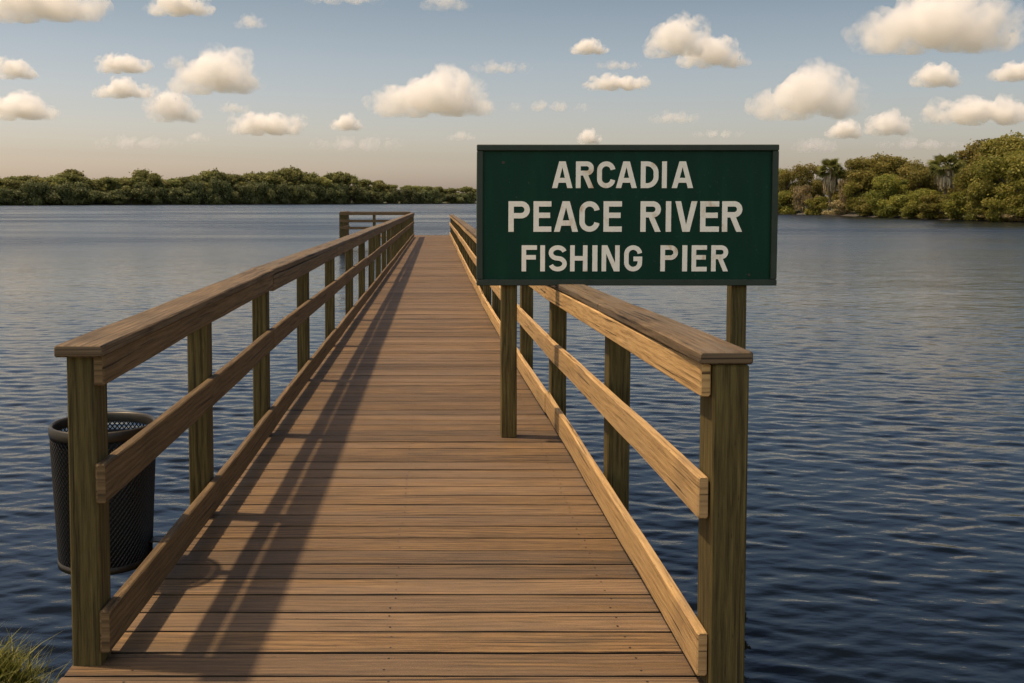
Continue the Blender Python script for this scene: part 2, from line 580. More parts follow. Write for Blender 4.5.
hgt = t.math('ADD', t.math('MULTIPLY', n1, 0.048), t.math('ADD', t.math('MULTIPLY', n2, 0.016), t.math('MULTIPLY', n4, 0.030)))
hgt = t.math('ADD', hgt, t.math('MULTIPLY', n3, t.step(out_m, 12.0, 110.0, 0.12, 0.27)))
hgt = t.math('MULTIPLY', hgt, pm)
bp = t.n("Bump"); t.l(hgt, bp.inputs['Height'])
bp.inputs['Distance'].default_value = 1.0
bp.inputs['Strength'].default_value = 1.0
t.l(t.step(out_m, 8.0, 90.0, 0.36, 0.85), bp.inputs['Strength'])
wind = t.math('MULTIPLY', t.step(out_m, 10.0, 75.0), t.step(patch, 0.30, 0.70, 0.12, 0.30))
t.principled((0.0022, 0.0036, 0.0052), t.math('ADD', wind, 0.04), bp.outputs[0], IOR=1.333, **{'Specular IOR Level': 0.5})
M['water'] = t.m

# cloud: even white droplets, lit by the sun and sky
def cloud_mat(name, dens, W, Hh, D, thin):
    t = NT(name)
    tc = t.n("TexCoord")
    mp = t.n("Mapping"); t.l(tc.outputs['Object'], mp.inputs[0])
    mp.inputs['Location'].default_value = (0, 0, -0.62)
    mp.inputs['Scale'].default_value = (2.0 / W, 2.0 / D, 1.62 / Hh)
    ln = t.n("VectorMath", operation='LENGTH'); t.l(mp.outputs[0], ln.inputs[0])
    n = t.noise(tc.outputs['Object'], 3.1 / Hh, 6.0, 0.66, 0.35)
    f = t.math('SUBTRACT', n, t.math('MULTIPLY', ln.outputs['Value'], 0.30))
    d = t.step(f, 0.17, 0.60) if not thin else t.step(f, 0.16, 0.60)
    vsn = t.n("VolumePrincipled")
    vsn.inputs['Color'].default_value = (0.978, 0.960, 0.938, 1)
    t.l(t.math('MULTIPLY', d, dens), vsn.inputs['Density'])
    vsn.inputs['Anisotropy'].default_value = 0.2
    t.l(vsn.outputs[0], t.out.inputs['Volume'])
    return t.m

# ------------------------------------------------------------------ the land and the river
rng = np.random.default_rng(7)


def smooth(x, a, b):
    s = np.clip((x - a) / (b - a), 0, 1)
    return s * s * (3 - 2 * s)


def wob(x, y, s, seed):
    r = np.random.default_rng(seed)
    o = 0
    for k in range(5):
        q = s * (1.7 ** k)
        a, p = r.uniform(0, 2 * PI), r.uniform(0, 2 * PI)
        o = o + np.sin((x * math.cos(a) + y * math.sin(a)) / q + p) * (1.7 ** k)
    return o / 8


def shore_x(y):
    return 65.4 + 1.2 * np.sin(y / 13.0 + 0.6) + 0.8 * np.sin(y / 5.3)


FA, FB = np.array([-262.0, 600.0]), np.array([32.0, 1000.0])
FD = (FB - FA) / np.linalg.norm(FB - FA)
FN = np.array([-FD[1], FD[0]])


def land(x, y):
    d_r = x - shore_x(y)
    d_f = (x - FA[0]) * FN[0] + (y - FA[1]) * FN[1] + 3 * np.sin((x + y) / 31.0)
    yb = 1.9 + 1.6 * smooth(-x, 1.05, 1.6) + 0.05 * np.sin(x * 5)
    d_n = yb - y
    h = np.maximum(np.clip(d_r * 0.22, -2, 0.7), np.clip(d_f * 0.12, -2, 1.0))
    hn = np.clip(d_n * 0.65, -2, 0.62)
    mound = 0.62 * np.exp(-(((x + 1.95) / 0.42) ** 2 + ((y - 4.10) / 0.40) ** 2))
    hn = np.maximum(hn, np.where(mound > 0.03, mound * 1.25 - 0.42, -2))
    h = np.maximum(h, hn)
    near = smooth(-np.hypot(x, y), -30, -8)
    h = h + near * 0.025 * wob(x, y, 0.12, 3) * smooth(h, -0.3, 0.2)
    return WATER + h


rr = np.concatenate([[0.02], 0.4 * 1.022 ** np.arange(0, 490)])
rr = rr[rr < 14000]
aa = np.linspace(0, 2 * PI, 420, endpoint=False)
R, A = np.meshgrid(rr, aa, indexing='ij')
X, Y = R * np.sin(A), R * np.cos(A)
P = np.stack([X, Y, land(X, Y)], -1)
ground = link("ground", grid_mesh("ground", P[:, ::-1], wrap=True), M['ground'])
tag(ground, kind='structure')

# water: one sheet, waves modelled wherever the mesh is fine enough to carry them
fine_a = np.linspace(rad(-44), rad(44), 780)
coarse = np.linspace(rad(44), rad(316), 60)[1:-1]
aa = np.concatenate([fine_a, coarse])
rr = np.concatenate([[0.05, 0.6, 1.2], 1.8 * 1.0034 ** np.arange(0, 1590), [500, 650, 900, 1400, 2500]])
R, A = np.meshgrid(rr, aa, indexing='ij')
X, Y = R * np.sin(A), R * np.cos(A)
dr = np.gradient(rr)[:, None] * np.ones_like(X)
da = R * rad(0.113)
cell = np.maximum(dr, da)
Z = np.zeros_like(X)
wr = np.random.default_rng(21)
patchm = np.clip(1.0 + 0.62 * wob(X * 0.7, Y, 2.6, 5), 0.2, 2.0)
for k in range(110):
    lam = 0.08 * (22.0 ** (k / 109.0))
    ang = wr.normal(rad(256 if k % 3 else 295), rad(17))
    kx, ky = math.cos(ang) * 2 * PI / lam, math.sin(ang) * 2 * PI / lam
    slope = 0.0112 * math.exp(-(math.log(lam / 0.19) / 0.70) ** 2 / 2)
    amp = slope * lam / (2 * PI)
    att = np.clip((lam / cell - 2.2) / 3.0, 0, 1)
    ph = kx * X + ky * Y + wr.uniform(0, 2 * PI)
    Z += amp * att * (np.sin(ph) + 0.25 * np.cos(2 * ph)) * 1.2
Z *= patchm * (0.62 + 0.38 * smooth(R, 4.5, 16.0))
fade = np.where((A > rad(45)) & (A < rad(315)), 0.0, 1.0)
P = np.stack([X, Y, WATER + Z * fade], -1)
water = link("water", grid_mesh("water", P[:, ::-1], wrap=True), M['water'])
tag(water, kind='structure')

# ------------------------------------------------------------------ the pier
SLOPE = rad(-0.2)
PLEN = 52.0
PIER_M = Matrix.Rotation(SLOPE, 4, 'X')


def on_pier(x, y, z=0.0):
    return PIER_M @ Vector((x, y, z))


pier = empty("fishing_pier", (0, 0, 0), (SLOPE, 0, 0))
tag(pier, "long weathered wooden fishing pier with plank deck and railings running out over the river", "pier")

def narrow(y):
    """The right side of the pier steps in a little beyond the sign."""
    return float(np.interp(y, [0, 5.4, 7.2, 9.3, 17, 52], [0, 0, -.045, -.10, -.165, -.205]))


def dip(y):
    """The upper rails on the right have sagged a little."""
    return float(np.interp(y, [0, 3.4, 6.4, 10, 17, 30, 52], [0, 0, -.076, -.085, -.06, -.02, 0]))


def rise(y):
    return float(np.interp(y, [0, 3.3, 5.0, 13, 52], [0, 0, .030, .034, .09]))


# deck planks
mb = MB(11)
y = -0.9
DX0, DX1 = -1.240, 0.900
pr = random.Random(5)
plank_y = []
while y < PLEN:
    w = 0.158 + pr.uniform(-0.003, 0.003)
    plank_y.append(y + w / 2)
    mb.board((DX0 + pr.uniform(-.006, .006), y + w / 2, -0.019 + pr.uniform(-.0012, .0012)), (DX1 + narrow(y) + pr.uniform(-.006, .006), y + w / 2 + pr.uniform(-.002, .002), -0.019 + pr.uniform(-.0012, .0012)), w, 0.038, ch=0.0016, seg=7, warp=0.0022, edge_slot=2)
    y += w + 0.0142 + pr.uniform(-0.002, 0.002)
mb.slot = 1        # screw heads at the joist lines
for py in plank_y:
    if py > 14: break
    for jx in (-1.02, -0.17, 0.68):
        for s in (-0.045, 0.045):
            x0, y0 = jx + pr.uniform(-.012, .012), py + s + pr.uniform(-.006, .006)
            ring = [(x0 + 0.0045 * math.cos(q), y0 + 0.0045 * math.sin(q), 0.0016) for q in np.linspace(0, 2 * PI, 8, endpoint=False)]
            mb.add(ring, [list(range(8))], [[(0, 0)] * 8])
deck = mb.build("deck", M['deck'], pier, extra=(M['screw'], M['shaded_plank_edge']))
# joists and the end fascia
mb = MB(13)
for jx in (-1.15, -0.65, -0.1, 0.55):
    mb.board((jx, -0.9, -0.14), (jx, PLEN, -0.14), 0.05, 0.19, ch=0.003, seg=10)
mb.build("joist", M['beam'], pier)

# railings
RAILZ = dict(top=(0.955, 1.058), mid=(0.555, 0.690), bot=(0.045, 0.190))


def rail_run(mb, x, ys, z0, z1, t, rg, fx, fz):
    """One line of rail boards along the pier, two bays to a board, each a hair out of line with the next."""
    k = 0
    while k < len(ys) - 1:
        j = min(k + 2, len(ys) - 1)
        a, b = ys[k] + (0.002 if k else 0), ys[j] - 0.002
        dz0, dz1 = rg.uniform(-.006, .006), rg.uniform(-.006, .006)
        dx = rg.uniform(-.003, .003)
        mb.board((x + dx + fx(a), a, (z0 + z1) / 2 + dz0 + fz(a)), (x + dx + fx(b), b, (z0 + z1) / 2 + dz1 + fz(b)), t, z1 - z0, ch=0.005, seg=9, warp=0.005)
        k = j


def railing(label, posts_c, x_post, w_post, x_rail, x_cap, y0, y1, seed, fx=lambda y: 0.0, fz=lambda y: 0.0, mat=None):
    rg = random.Random(seed)
    root = empty("railing", parent=pier)
    tag(root, label)
    ys = [y0] + posts_c[1:-1] + [y1]
    for nm, key in (("top_rail", 'top'), ("middle_rail", 'mid'), ("bottom_rail", 'bot')):
        mb = MB(seed * 7 + len(nm))
        rail_run(mb, x_rail, ys, *RAILZ[key], 0.035, rg, fx, (lambda y: 0.0) if key == 'bot' else fz)
        mb.build(nm, mat, root)
    mb = MB(seed * 7 + 3)
    cw = abs(x_cap[1] - x_cap[0])
    xc = (x_cap[0] + x_cap[1]) / 2
    yc = [y0 - 0.03] + posts_c[1 if mat is M['rail'] else 2:-1:2] + [y1 + 0.03]
    for a, b in zip(yc[:-1], yc[1:]):
        d = rg.uniform(-.004, .004)
        mb.board((xc + d + fx(a), a + .0015, 1.080 + fz(a)), (xc + d + fx(b), b - .0015, 1.080 + fz(b)), cw, 0.040, ch=0.006, seg=9, warp=0.004)
    mb.build("cap_rail", M['cap'], root)
    for i, yp in enumerate(posts_c):
        mb = MB(seed * 100 + i)
        lean = rg.uniform(-.004, .004) if i else 0
        mb.board((x_post + fx(yp), yp, -2.6), (x_post + fx(yp) + lean, yp, 1.057 + fz(yp)), w_post, 0.158 if i == 0 and mat is M['rail'] else 0.118, up=(0, 1, 0), ch=0.006, seg=6, warp=0.003)
        mb.build("post", M['post'], root)
    return root


lp = [3.360, 4.955, 6.715, 8.84, 11.02, 13.50, 15.78]
while lp[-1] + 2.2 < PLEN - 1.5: lp.append(lp[-1] + 2.2)
railing("left railing, shaded on the side facing the deck, with a mesh bin hung outside it", lp, -1.187, 0.098, -1.120, (-1.262, -1.100), 3.285, lp[-1] + 0.03, 2, fz=rise, mat=M['rail_dark'])
rp = [3.200, 5.105, 7.245, 9.24]
while rp[-1] + 2.05 < PLEN - 0.1: rp.append(rp[-1] + 2.05)
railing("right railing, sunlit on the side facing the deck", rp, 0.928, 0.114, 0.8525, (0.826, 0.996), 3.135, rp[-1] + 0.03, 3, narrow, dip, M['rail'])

# the fishing platform at the far end, out to the left
PX0, PX1, PY0, PY1 = -4.64, -1.262, 48.6, PLEN
mb = MB(31)
y = PY0
while y < PY1:
    mb.board((PX0, y + .08, -0.019), (PX1, y + .08, -0.019), 0.162, 0.038, seg=4)
    y += 0.172
mb.build("platform_deck", M['deck'], pier)
prl = empty("platform_railing", parent=pier)
tag(prl, "railing of the platform at the far end, standing square to the pier")
rg = random.Random(77)
mb = MB(32)
mb.board((PX0 - .06, PY0, 1.22), (PX1 - .02, PY0, 1.22), 0.17, 0.045, seg=6)
mb.board((PX0, PY0 + .1, 1.22), (PX0, PY1, 1.22), 0.17, 0.045, seg=6)
mb.build("cap_rail", M['rail_dark'], prl)
for nm, z0, z1 in (("top_rail", 1.07, 1.195), ("middle_rail", 0.72, 0.85), ("bottom_rail", 0.38, 0.51)):
    mb = MB(33)
    mb.board((PX0 - .05, PY0 - .078, (z0 + z1) / 2), (PX1 - .02, PY0 - .078, (z0 + z1) / 2), 0.036, z1 - z0, seg=6)
    mb.board((PX0 + .078, PY0 + .08, (z0 + z1) / 2), (PX0 + .078, PY1, (z0 + z1) / 2), 0.036, z1 - z0, seg=6)
    mb.build(nm, M['rail_dark'], prl)
for i, (x, y) in enumerate([(PX0, PY0), (-3.05, PY0), (-1.45, PY0), (PX0, 50.3), (PX0, PY1 - .1)]):
    mb = MB(340 + i)
    mb.board((x, y, -2.6), (x, y, 1.196), 0.20 if i < 1 else 0.14, 0.118, up=(0, 1, 0), seg=4)
    mb.build("post", M['post'], prl)

# ------------------------------------------------------------------ the sign
SX0, SX1, SZ0, SZ1, SY = 0.262, 2.236, 1.030, 1.955, 6.57
sign = empty("pier_sign", on_pier((SX0 + SX1) / 2, SY, 0), (SLOPE, 0, 0))
tag(sign, "large green framed sign with cream lettering naming the fishing pier, on two wooden posts", "sign")
ox = (SX0 + SX1) / 2
sw, sh = SX1 - SX0, SZ1 - SZ0
mb = MB(41)
mb.board((-sw / 2 + .02, 0.028, (SZ0 + SZ1) / 2), (sw / 2 - .02, 0.028, (SZ0 + SZ1) / 2), 0.030, sh - .04, ch=0.002, seg=1, warp=0)
panel = mb.build("sign_board", M['sign'], sign)
mb = MB(42)
fw = 0.040
zc0, zc1 = SZ0 + fw / 2, SZ1 - fw / 2
mb.board((-sw / 2, 0.02, zc1), (sw / 2, 0.02, zc1), 0.066, fw, ch=0.004, seg=4, warp=0.001)
mb.board((-sw / 2, 0.02, zc0), (sw / 2, 0.02, zc0), 0.066, fw, ch=0.004, seg=4, warp=0.001)
for s in (-1, 1):
    mb.board((s * (sw / 2 - fw / 2), 0.022, SZ0 + fw + .001), (s * (sw / 2 - fw / 2), 0.022, SZ1 - fw - .001), 0.064, fw, up=(1, 0, 0), ch=0.004, seg=4, warp=0.001)
mb.build("frame", M['signframe'], sign)
for k, (xc, zt, zb) in enumerate([(0.4825, 1.80, 0.0), (2.008, 1.80, -2.7)]):
    mb = MB(44 + k)
    mb.board((xc - ox, 0.105, zb + 0.001), (xc - ox, 0.105, zt), 0.104, 0.105, up=(0, 1, 0), ch=0.006, seg=6, warp=0.002)
    mb.build("post", M['post'], sign)


def arc(cx_, cy_, rx, ry, a0, a1, n=9):
    return [(cx_ + rx * math.cos(rad(a0 + (a1 - a0) * i / n)), cy_ + ry * math.sin(rad(a0 + (a1 - a0) * i / n))) for i in range(n + 1)]


def stroke_poly(pts, s):
    """The outline of a pen stroke of width s along pts."""
    L, Rr = [], []
    pv = [Vector(p) for p in pts]
    for i, p in enumerate(pv):
        d0 = (p - pv[i - 1]).normalized() if i else None
        d1 = (pv[i + 1] - p).normalized() if i < len(pv) - 1 else None
        if d0 is None: d0 = d1
        if d1 is None: d1 = d0
        n0, n1 = Vector((-d0.y, d0.x)), Vector((-d1.y, d1.x))
        nn = (n0 + n1).normalized()
        k = 1 / max(0.5, nn.dot(n0))
        L.append(p + nn * (s / 2 * k)); Rr.append(p - nn * (s / 2 * k))
    quads = []
    for i in range(len(pv) - 1):
        quads.append([tuple(L[i]), tuple(L[i + 1]), tuple(Rr[i + 1]), tuple(Rr[i])])
    return quads


def glyph(ch, w, h, s):
    """Flat polygons of one capital letter in a w x h box, pen width s."""
    q = []
    rect = lambda x0, y0, x1, y1: q.append([(x0, y0), (x1, y0), (x1, y1), (x0, y1)])
    g = s * 1.08
    if ch == 'I': rect(0, 0, w, h)
    elif ch in 'EF':
        rect(0, 0, s, h); rect(s, h - s, w, h); rect(s, h * .47 - s * .1, w * .93, h * .47 + s * .9)
        if ch == 'E': rect(s, 0, w, s)
    elif ch == 'H': rect(0, 0, s, h); rect(w - s, 0, w, h); rect(s, h * .5 - s / 2, w - s, h * .5 + s / 2)
    elif ch in 'AV':
        f = (lambda y: y) if ch == 'A' else (lambda y: h - y)
        tp = g * 0.62
        q.append([(0, f(0)), (g, f(0)), (w / 2 + tp - g * 0.35, f(h)), (w / 2 - tp, f(h))])
        q.append([(w, f(0)), (w - g, f(0)), (w / 2 - tp + g * 0.35, f(h)), (w / 2 + tp, f(h))])
        if ch == 'A':
            y0 = h * .2
            rect(w * .2, y0, w * .8, y0 + s)
    elif ch == 'N':
        rect(0, 0, s, h); rect(w - s, 0, w, h)
        q.append([(s * .2, h), (s * 1.25, h), (w - s * .2, 0), (w - s * 1.25, 0)])
    elif ch in 'PR':
        rect(0, 0, s, h)
        yb = h * .47 if ch == 'R' else h * .44
        rr_ = (h - yb - s) / 2
        pts = [(s, h - s / 2), (w - s / 2 - rr_, h - s / 2)] + arc(w - s / 2 - rr_, (h + yb) / 2 - 0, rr_, (h - yb - s) / 2, 88, -88, 10) + [(w - s / 2 - rr_, yb + s / 2), (s, yb + s / 2)]
        q += stroke_poly(pts, s)
        if ch == 'R':
            q.append([(w - g, 0), (w, 0), (w * .5 + g * .55, yb + s * .3), (w * .5 - g * .45, yb + s * .3)])
    elif ch == 'D':
        rect(0, 0, s, h)
        rx = w * .5
        pts = [(s, h - s / 2), (w - s / 2 - rx, h - s / 2)] + arc(w - s / 2 - rx, h - s / 2 - rx, rx, rx, 88, 2, 7) + arc(w - s / 2 - rx, s / 2 + rx, rx, rx, -2, -88, 7) + [(w - s / 2 - rx, s / 2), (s, s / 2)]
        q += stroke_poly(pts, s)
    elif ch in 'CG':
        rx = (w - s) / 2
        pts = arc(w / 2, h - s / 2 - rx, rx, rx, 8, 178, 14) + arc(w / 2, s / 2 + rx, rx, rx, 182, 352 if ch == 'C' else 358, 14)
        if ch == 'G': pts += [(w - s / 2, h * .48)]
        q += stroke_poly(pts, s)
        if ch == 'G': rect(w * .52, h * .48 - s * .5, w, h * .48 + s * .5)
    elif ch == 'S':
        rx = (w - s) / 2
        r1 = (h - s) / 4
        pts = arc(w / 2, h - s / 2 - r1, rx, r1, 15, 250, 16) + [(w * .5, h * .5)] + arc(w / 2, s / 2 + r1, rx, r1, 70, -165, 16)
        q += stroke_poly(pts, s)
    return q


# letter edges as measured across the board, in thousandths of its width, line by line
def sxz(zx, zy):
    p = at(460 + zx / 3.103, 130 + zy / 3.103, SY)
    return p.x, p.z


LINES = [
    ("ARCADIA", 97, 180, 15.0, [(287, 350), (361, 416), (427, 483), (486, 550), (563, 617), (629, 643), (660, 725)]),
    ("PEACE RIVER", 221, 316, 16.5, [(151, 217), (229, 284), (293, 367), (372, 434), (447, 503), None, (562, 624), (641, 656), (670, 737), (748, 805), (816, 877)]),
    ("FISHING PIER", 358, 439, 14.0, [(192, 239), (250, 264), (276, 332), (343, 396), (412, 427), (441, 496), (511, 566), None, (624, 677), (692, 706), (721, 767), (782, 833)]),
]
org = on_pier(ox, SY, 0)
for text, yt, yb, st, boxes in LINES:
    word, mb = "", MB(50)
    for ch, bx in list(zip(text, boxes)) + [(" ", None)]:
        if bx is None:
            o = mb.build("lettering", M['letter'], sign, fixnormals=True)
            o["label"] = "word in cream capitals reading " + word
            word, mb = "", MB(50)
            continue
        word += ch
        x0, z1 = sxz(bx[0], yt)
        x1, z0 = sxz(bx[1], yb)
        s = st / 3.103 * (SY / FPX)
        for k, poly in enumerate(glyph(ch, x1 - x0, z1 - z0, s)):
            mb.prism(poly, (x0 - org.x, 0.0128 - 0.00012 * (k % 7), z0 - org.z), (1, 0, 0), (0, 0, 1), (0, -1, 0), 0.004)
mb = MB(51)
mb.tube([(0.435 - ox, 0.010, 1.838), (0.435 - ox, 0.0135, 1.838)], [0.010, 0.010], 10)
mb.build("bolt", M['screw'], sign)
mb = MB(52)
mb.tube([(2.06 - ox, 0.010, 1.10), (2.06 - ox, 0.0135, 1.10)], [0.008, 0.008], 10)
mb.build("bolt", M['screw'], sign)

# ------------------------------------------------------------------ the bin
BX, BY, BZ0, BZ1, BR = -1.418, 4.20, 0.040, 0.640, 0.212
bin_ = empty("trash_bin", on_pier(BX, BY, BZ0), (SLOPE, 0, 0))
tag(bin_, "round black expanded metal mesh bin hung outside the left railing near its first post", "bin")
H = BZ1 - BZ0


def bin_r(z):
    return BR * (0.885 + 0.115 * min(1, z / H * 1.15))


# wall: a lattice of diamond strands
NA, NZ = 64, 46
vs_, fs_ = [], []
sw_ = 0.0052
for k in range(NZ):
    z0, z1 = 0.02 + (H - .05) * k / NZ, 0.02 + (H - .05) * (k + 1) / NZ
    for i in range(NA):
        for s in (0, 1):
            a0 = 2 * PI * (i + (0.5 if k % 2 else 0)) / NA
            a1 = a0 + (PI / NA) * (1 if s else -1)
            p0 = Vector((math.cos(a0) * bin_r(z0), math.sin(a0) * bin_r(z0), z0))
            p1 = Vector((math.cos(a1) * bin_r(z1), math.sin(a1) * bin_r(z1), z1))
            d = (p1 - p0).normalized()
            nrm = Vector((p0.x, p0.y, 0)).normalized()
            sd = d.cross(nrm).normalized() * sw_ / 2
            ou = nrm * 0.0035
            b = len(vs_)
            for p in (p0, p1):
                vs_ += [p - sd, p + sd * .2 + ou, p + sd]
            fs_ += [(b, b + 1, b + 4, b + 3), (b + 1, b + 2, b + 5, b + 4)]
me = bpy.data.meshes.new("mesh_wall")
me.from_pydata([tuple(p) for p in vs_], [], fs_)
me.update()
link("mesh_wall", me, M['bin'], bin_)


def ring_lathe(name, prof, mat, parent, n=56):
    Q = []
    for r, z in prof:
        Q.append([(r * math.cos(2 * PI * i / n), r * math.sin(2 * PI * i / n), z) for i in range(n)])
    me = grid_mesh(name, np.array(Q), wrap=True)
    return link(name, me, mat, parent)


rt = bin_r(H)
ring_lathe("rim", [(rt - .006, H - .045), (rt + .005, H - .045), (rt + .008, H - .036), (rt + .007, H - .006), (rt + .002, H), (rt - .006, H - .002), (rt - .010, H - .012), (rt - .006, H - .045)], M['binrim'], bin_)
r0 = bin_r(0.0)
ring_lathe("base_ring", [(r0 - .004, .030), (r0 + .007, .028), (r0 + .007, .002), (r0 - .004, .000), (0.001, .004), (0.001, .010), (r0 - .006, .012), (r0 - .004, .030)], M['binrim'], bin_)
ring_lathe("liner", [(bin_r(H * .87) - .008, H * .87), (bin_r(H * .5) - .008, H * .5), (bin_r(.05) - .008, .05), (r0 - .02, .016), (0.002, .014), (0.002, .018), (r0 - .03, .03), (bin_r(H * .5) - .016, H * .5), (bin_r(H * .86) - .012, H * .86)], M['liner'], bin_)
for z in (0.575, 0.090):
    mb = MB(61)
    mb.board((0.190, 0.0, z), (BX * -1 - 1.139, 0.0, z), 0.06, 0.006, up=(0, 0, 1), ch=0.001, seg=1, warp=0)
    mb.board((-BX - 1.1415, 0.0, z - .004), (-BX - 1.1415, 0.0, z + .045), 0.06, 0.005, up=(1, 0, 0), ch=0.001, seg=1, warp=0)
    mb.build("hanging_bracket", M['bin'], bin_)

# ------------------------------------------------------------------ grass on the near bank
gr = np.random.default_rng(99)
bl, rn = [], []
pts = []
while len(pts) < 3000:
    if gr.random() < 0.62:
        x, y = gr.normal(-1.82, 0.19), gr.normal(4.12, 0.20)
    else:
        x, y = gr.uniform(-4.2, -1.3), gr.uniform(1.2, 4.2)
    z = float(land(np.array(x), np.array(y)))
    if z < WATER + 0.06 or x > -1.44: continue
    pts.append((x, y, z))
for x, y, z in pts:
    h = gr.uniform(0.09, 0.24) * (1.35 if gr.random() < .12 else 1.0)
    if x > -1.62: h *= 0.7
    w = gr.uniform(0.003, 0.0065)
    q = gr.uniform(0, 2 * PI)
    lx, ly = gr.normal(0, .42) * h, gr.normal(0, .42) * h
    dx, dy = math.cos(q) * w, math.sin(q) * w
    prev = None
    for s0, s1 in ((0, .4), (.4, .75), (.75, 1.0)):
        def pt(s, sg):
            k = (1 - s) ** 0.7
            return (x + lx * s * s + dx * k * sg, y + ly * s * s + dy * k * sg, z - .01 + h * (s - .18 * s * s))
        bl.append([pt(s0, -1), pt(s0, 1), pt(s1, 1), pt(s1, -1)])
        rn.append(0)
    c = gr.random()
    rn[-3:] = [c * .6, c * .8, c]
grass = link("grass", quads_mesh("grass", np.array(bl), rn), M['grass'])
tag(grass, "tuft of green grass on the bank at the lower left", "grass", kind='stuff')

# ------------------------------------------------------------------ trees
def leaf_quads(r, C, size, out, flat=0.35, aspect=1.0):
    """Leaf clump quads at points C, turned at random but leaning to face outward (out)."""
    n = len(C)
    nr = r.normal(size=(n, 3)) * 0.75 + out * 0.9
    nr /= np.linalg.norm(nr, axis=1)[:, None] + 1e-9
    t1 = np.cross(nr, r.normal(size=(n, 3)))
    t1 /= np.linalg.norm(t1, axis=1)[:, None] + 1e-9
    t2 = np.cross(nr, t1)
    s = (size * r.uniform(0.55, 1.35, n))[:, None]
    a, b = t1 * s, t2 * s * aspect
    j = lambda: 1 + r.uniform(-.35, .35, (n, 1))
    return np.stack([C - a * j(), C - b * j() * .8, C + a * j(), C + b * j() * .8], 1)


def blobs_oak(r, W, Ht, n, low=0.25, spread=1.0):
    """Clump centres and radii for a broad uneven crown."""
    out = []
    for k in range(n):
        z = Ht * (low + (0.86 - low) * r.random() ** 0.8)
        f = math.sqrt(max(0.05, 1 - ((z / Ht - 0.48) / 0.56) ** 2))
        a = r.uniform(0, 2 * PI)
        d = W / 2 * f * r.uniform(0.35, 0.95) * spread
        rad_ = W * r.uniform(0.09, 0.22)
        out.append((np.array([math.cos(a) * d, math.sin(a) * d, z]), np.array([rad_, rad_, rad_ * r.uniform(0.6, 0.9)])))
    out.append((np.array([r.normal() * .05 * W, 0, Ht * 0.86]), np.array([W * .2, W * .2, Ht * .13])))
    return out


def make_tree(name, seed, W, Ht, leafmat, n_leaf, size, nblob=18, low=0.25, aspect=1.0, hang=False, trunk_r=0.02, mid=None):
    r = np.random.default_rng(seed)
    root = empty(name)
    bs = blobs_oak(r, W, Ht, nblob, low)
    vol = np.array([b[1][0] ** 2 for b in bs]); vol /= vol.sum()
    Cs, Os, Rn = [], [], []
    for (c, ra), fr in zip(bs, vol):
        k = int(n_leaf * fr)
        d = r.normal(size=(k, 3)); d /= np.linalg.norm(d, axis=1)[:, None]
        rr_ = r.random(k) ** 0.38
        rr_ = rr_ * (1 + 0.25 * r.normal(size=k) * (r.random(k) < .3))
        p = c + d * ra * rr_[:, None]
        base = r.uniform(0.15, 0.75)
        Cs.append(p); Os.append(d); Rn.append(np.clip(base + r.normal(0, .2, k), 0, 1))
    C, O, Rn = np.concatenate(Cs), np.concatenate(Os), np.concatenate(Rn)
    ok = C[:, 2] > 0.02 * Ht
    C, O, Rn = C[ok], O[ok], Rn[ok]
    O[:, 2] += 0.35
    q = leaf_quads(r, C, size, O, aspect=aspect)
    if hang:
        q[:, 3, 2] -= size * 1.6
    crown = link("crown", quads_mesh("crown", q, Rn), leafmat, root)
    mb = MB(seed)
    lean = r.normal(0, .03, 2) * Ht
    top = Vector((lean[0], lean[1], Ht * .5))
    mb.tube([(0, 0, -.6), (lean[0] * .2, lean[1] * .2, Ht * .16), (lean[0] * .6, lean[1] * .6, Ht * .33), top], [Ht * trunk_r * 1.25, Ht * trunk_r, Ht * trunk_r * .8, Ht * trunk_r * .45], 8)
    for c, ra in bs:
        s = Vector((lean[0] * .5, lean[1] * .5, Ht * r.uniform(.14, .42)))
        e_ = Vector(c)
        if e_.z < s.z: s.z = e_.z * .6
        m_ = s.lerp(e_, .5) + Vector((0, 0, -.03 * Ht))
        mb.tube([s, m_, e_], [Ht * trunk_r * .5, Ht * trunk_r * .3, Ht * trunk_r * .1], 5, cap=False)
    trunk = mb.build("trunk", M['bark'], root)
    return [root, [crown, trunk], [Ht, W]]


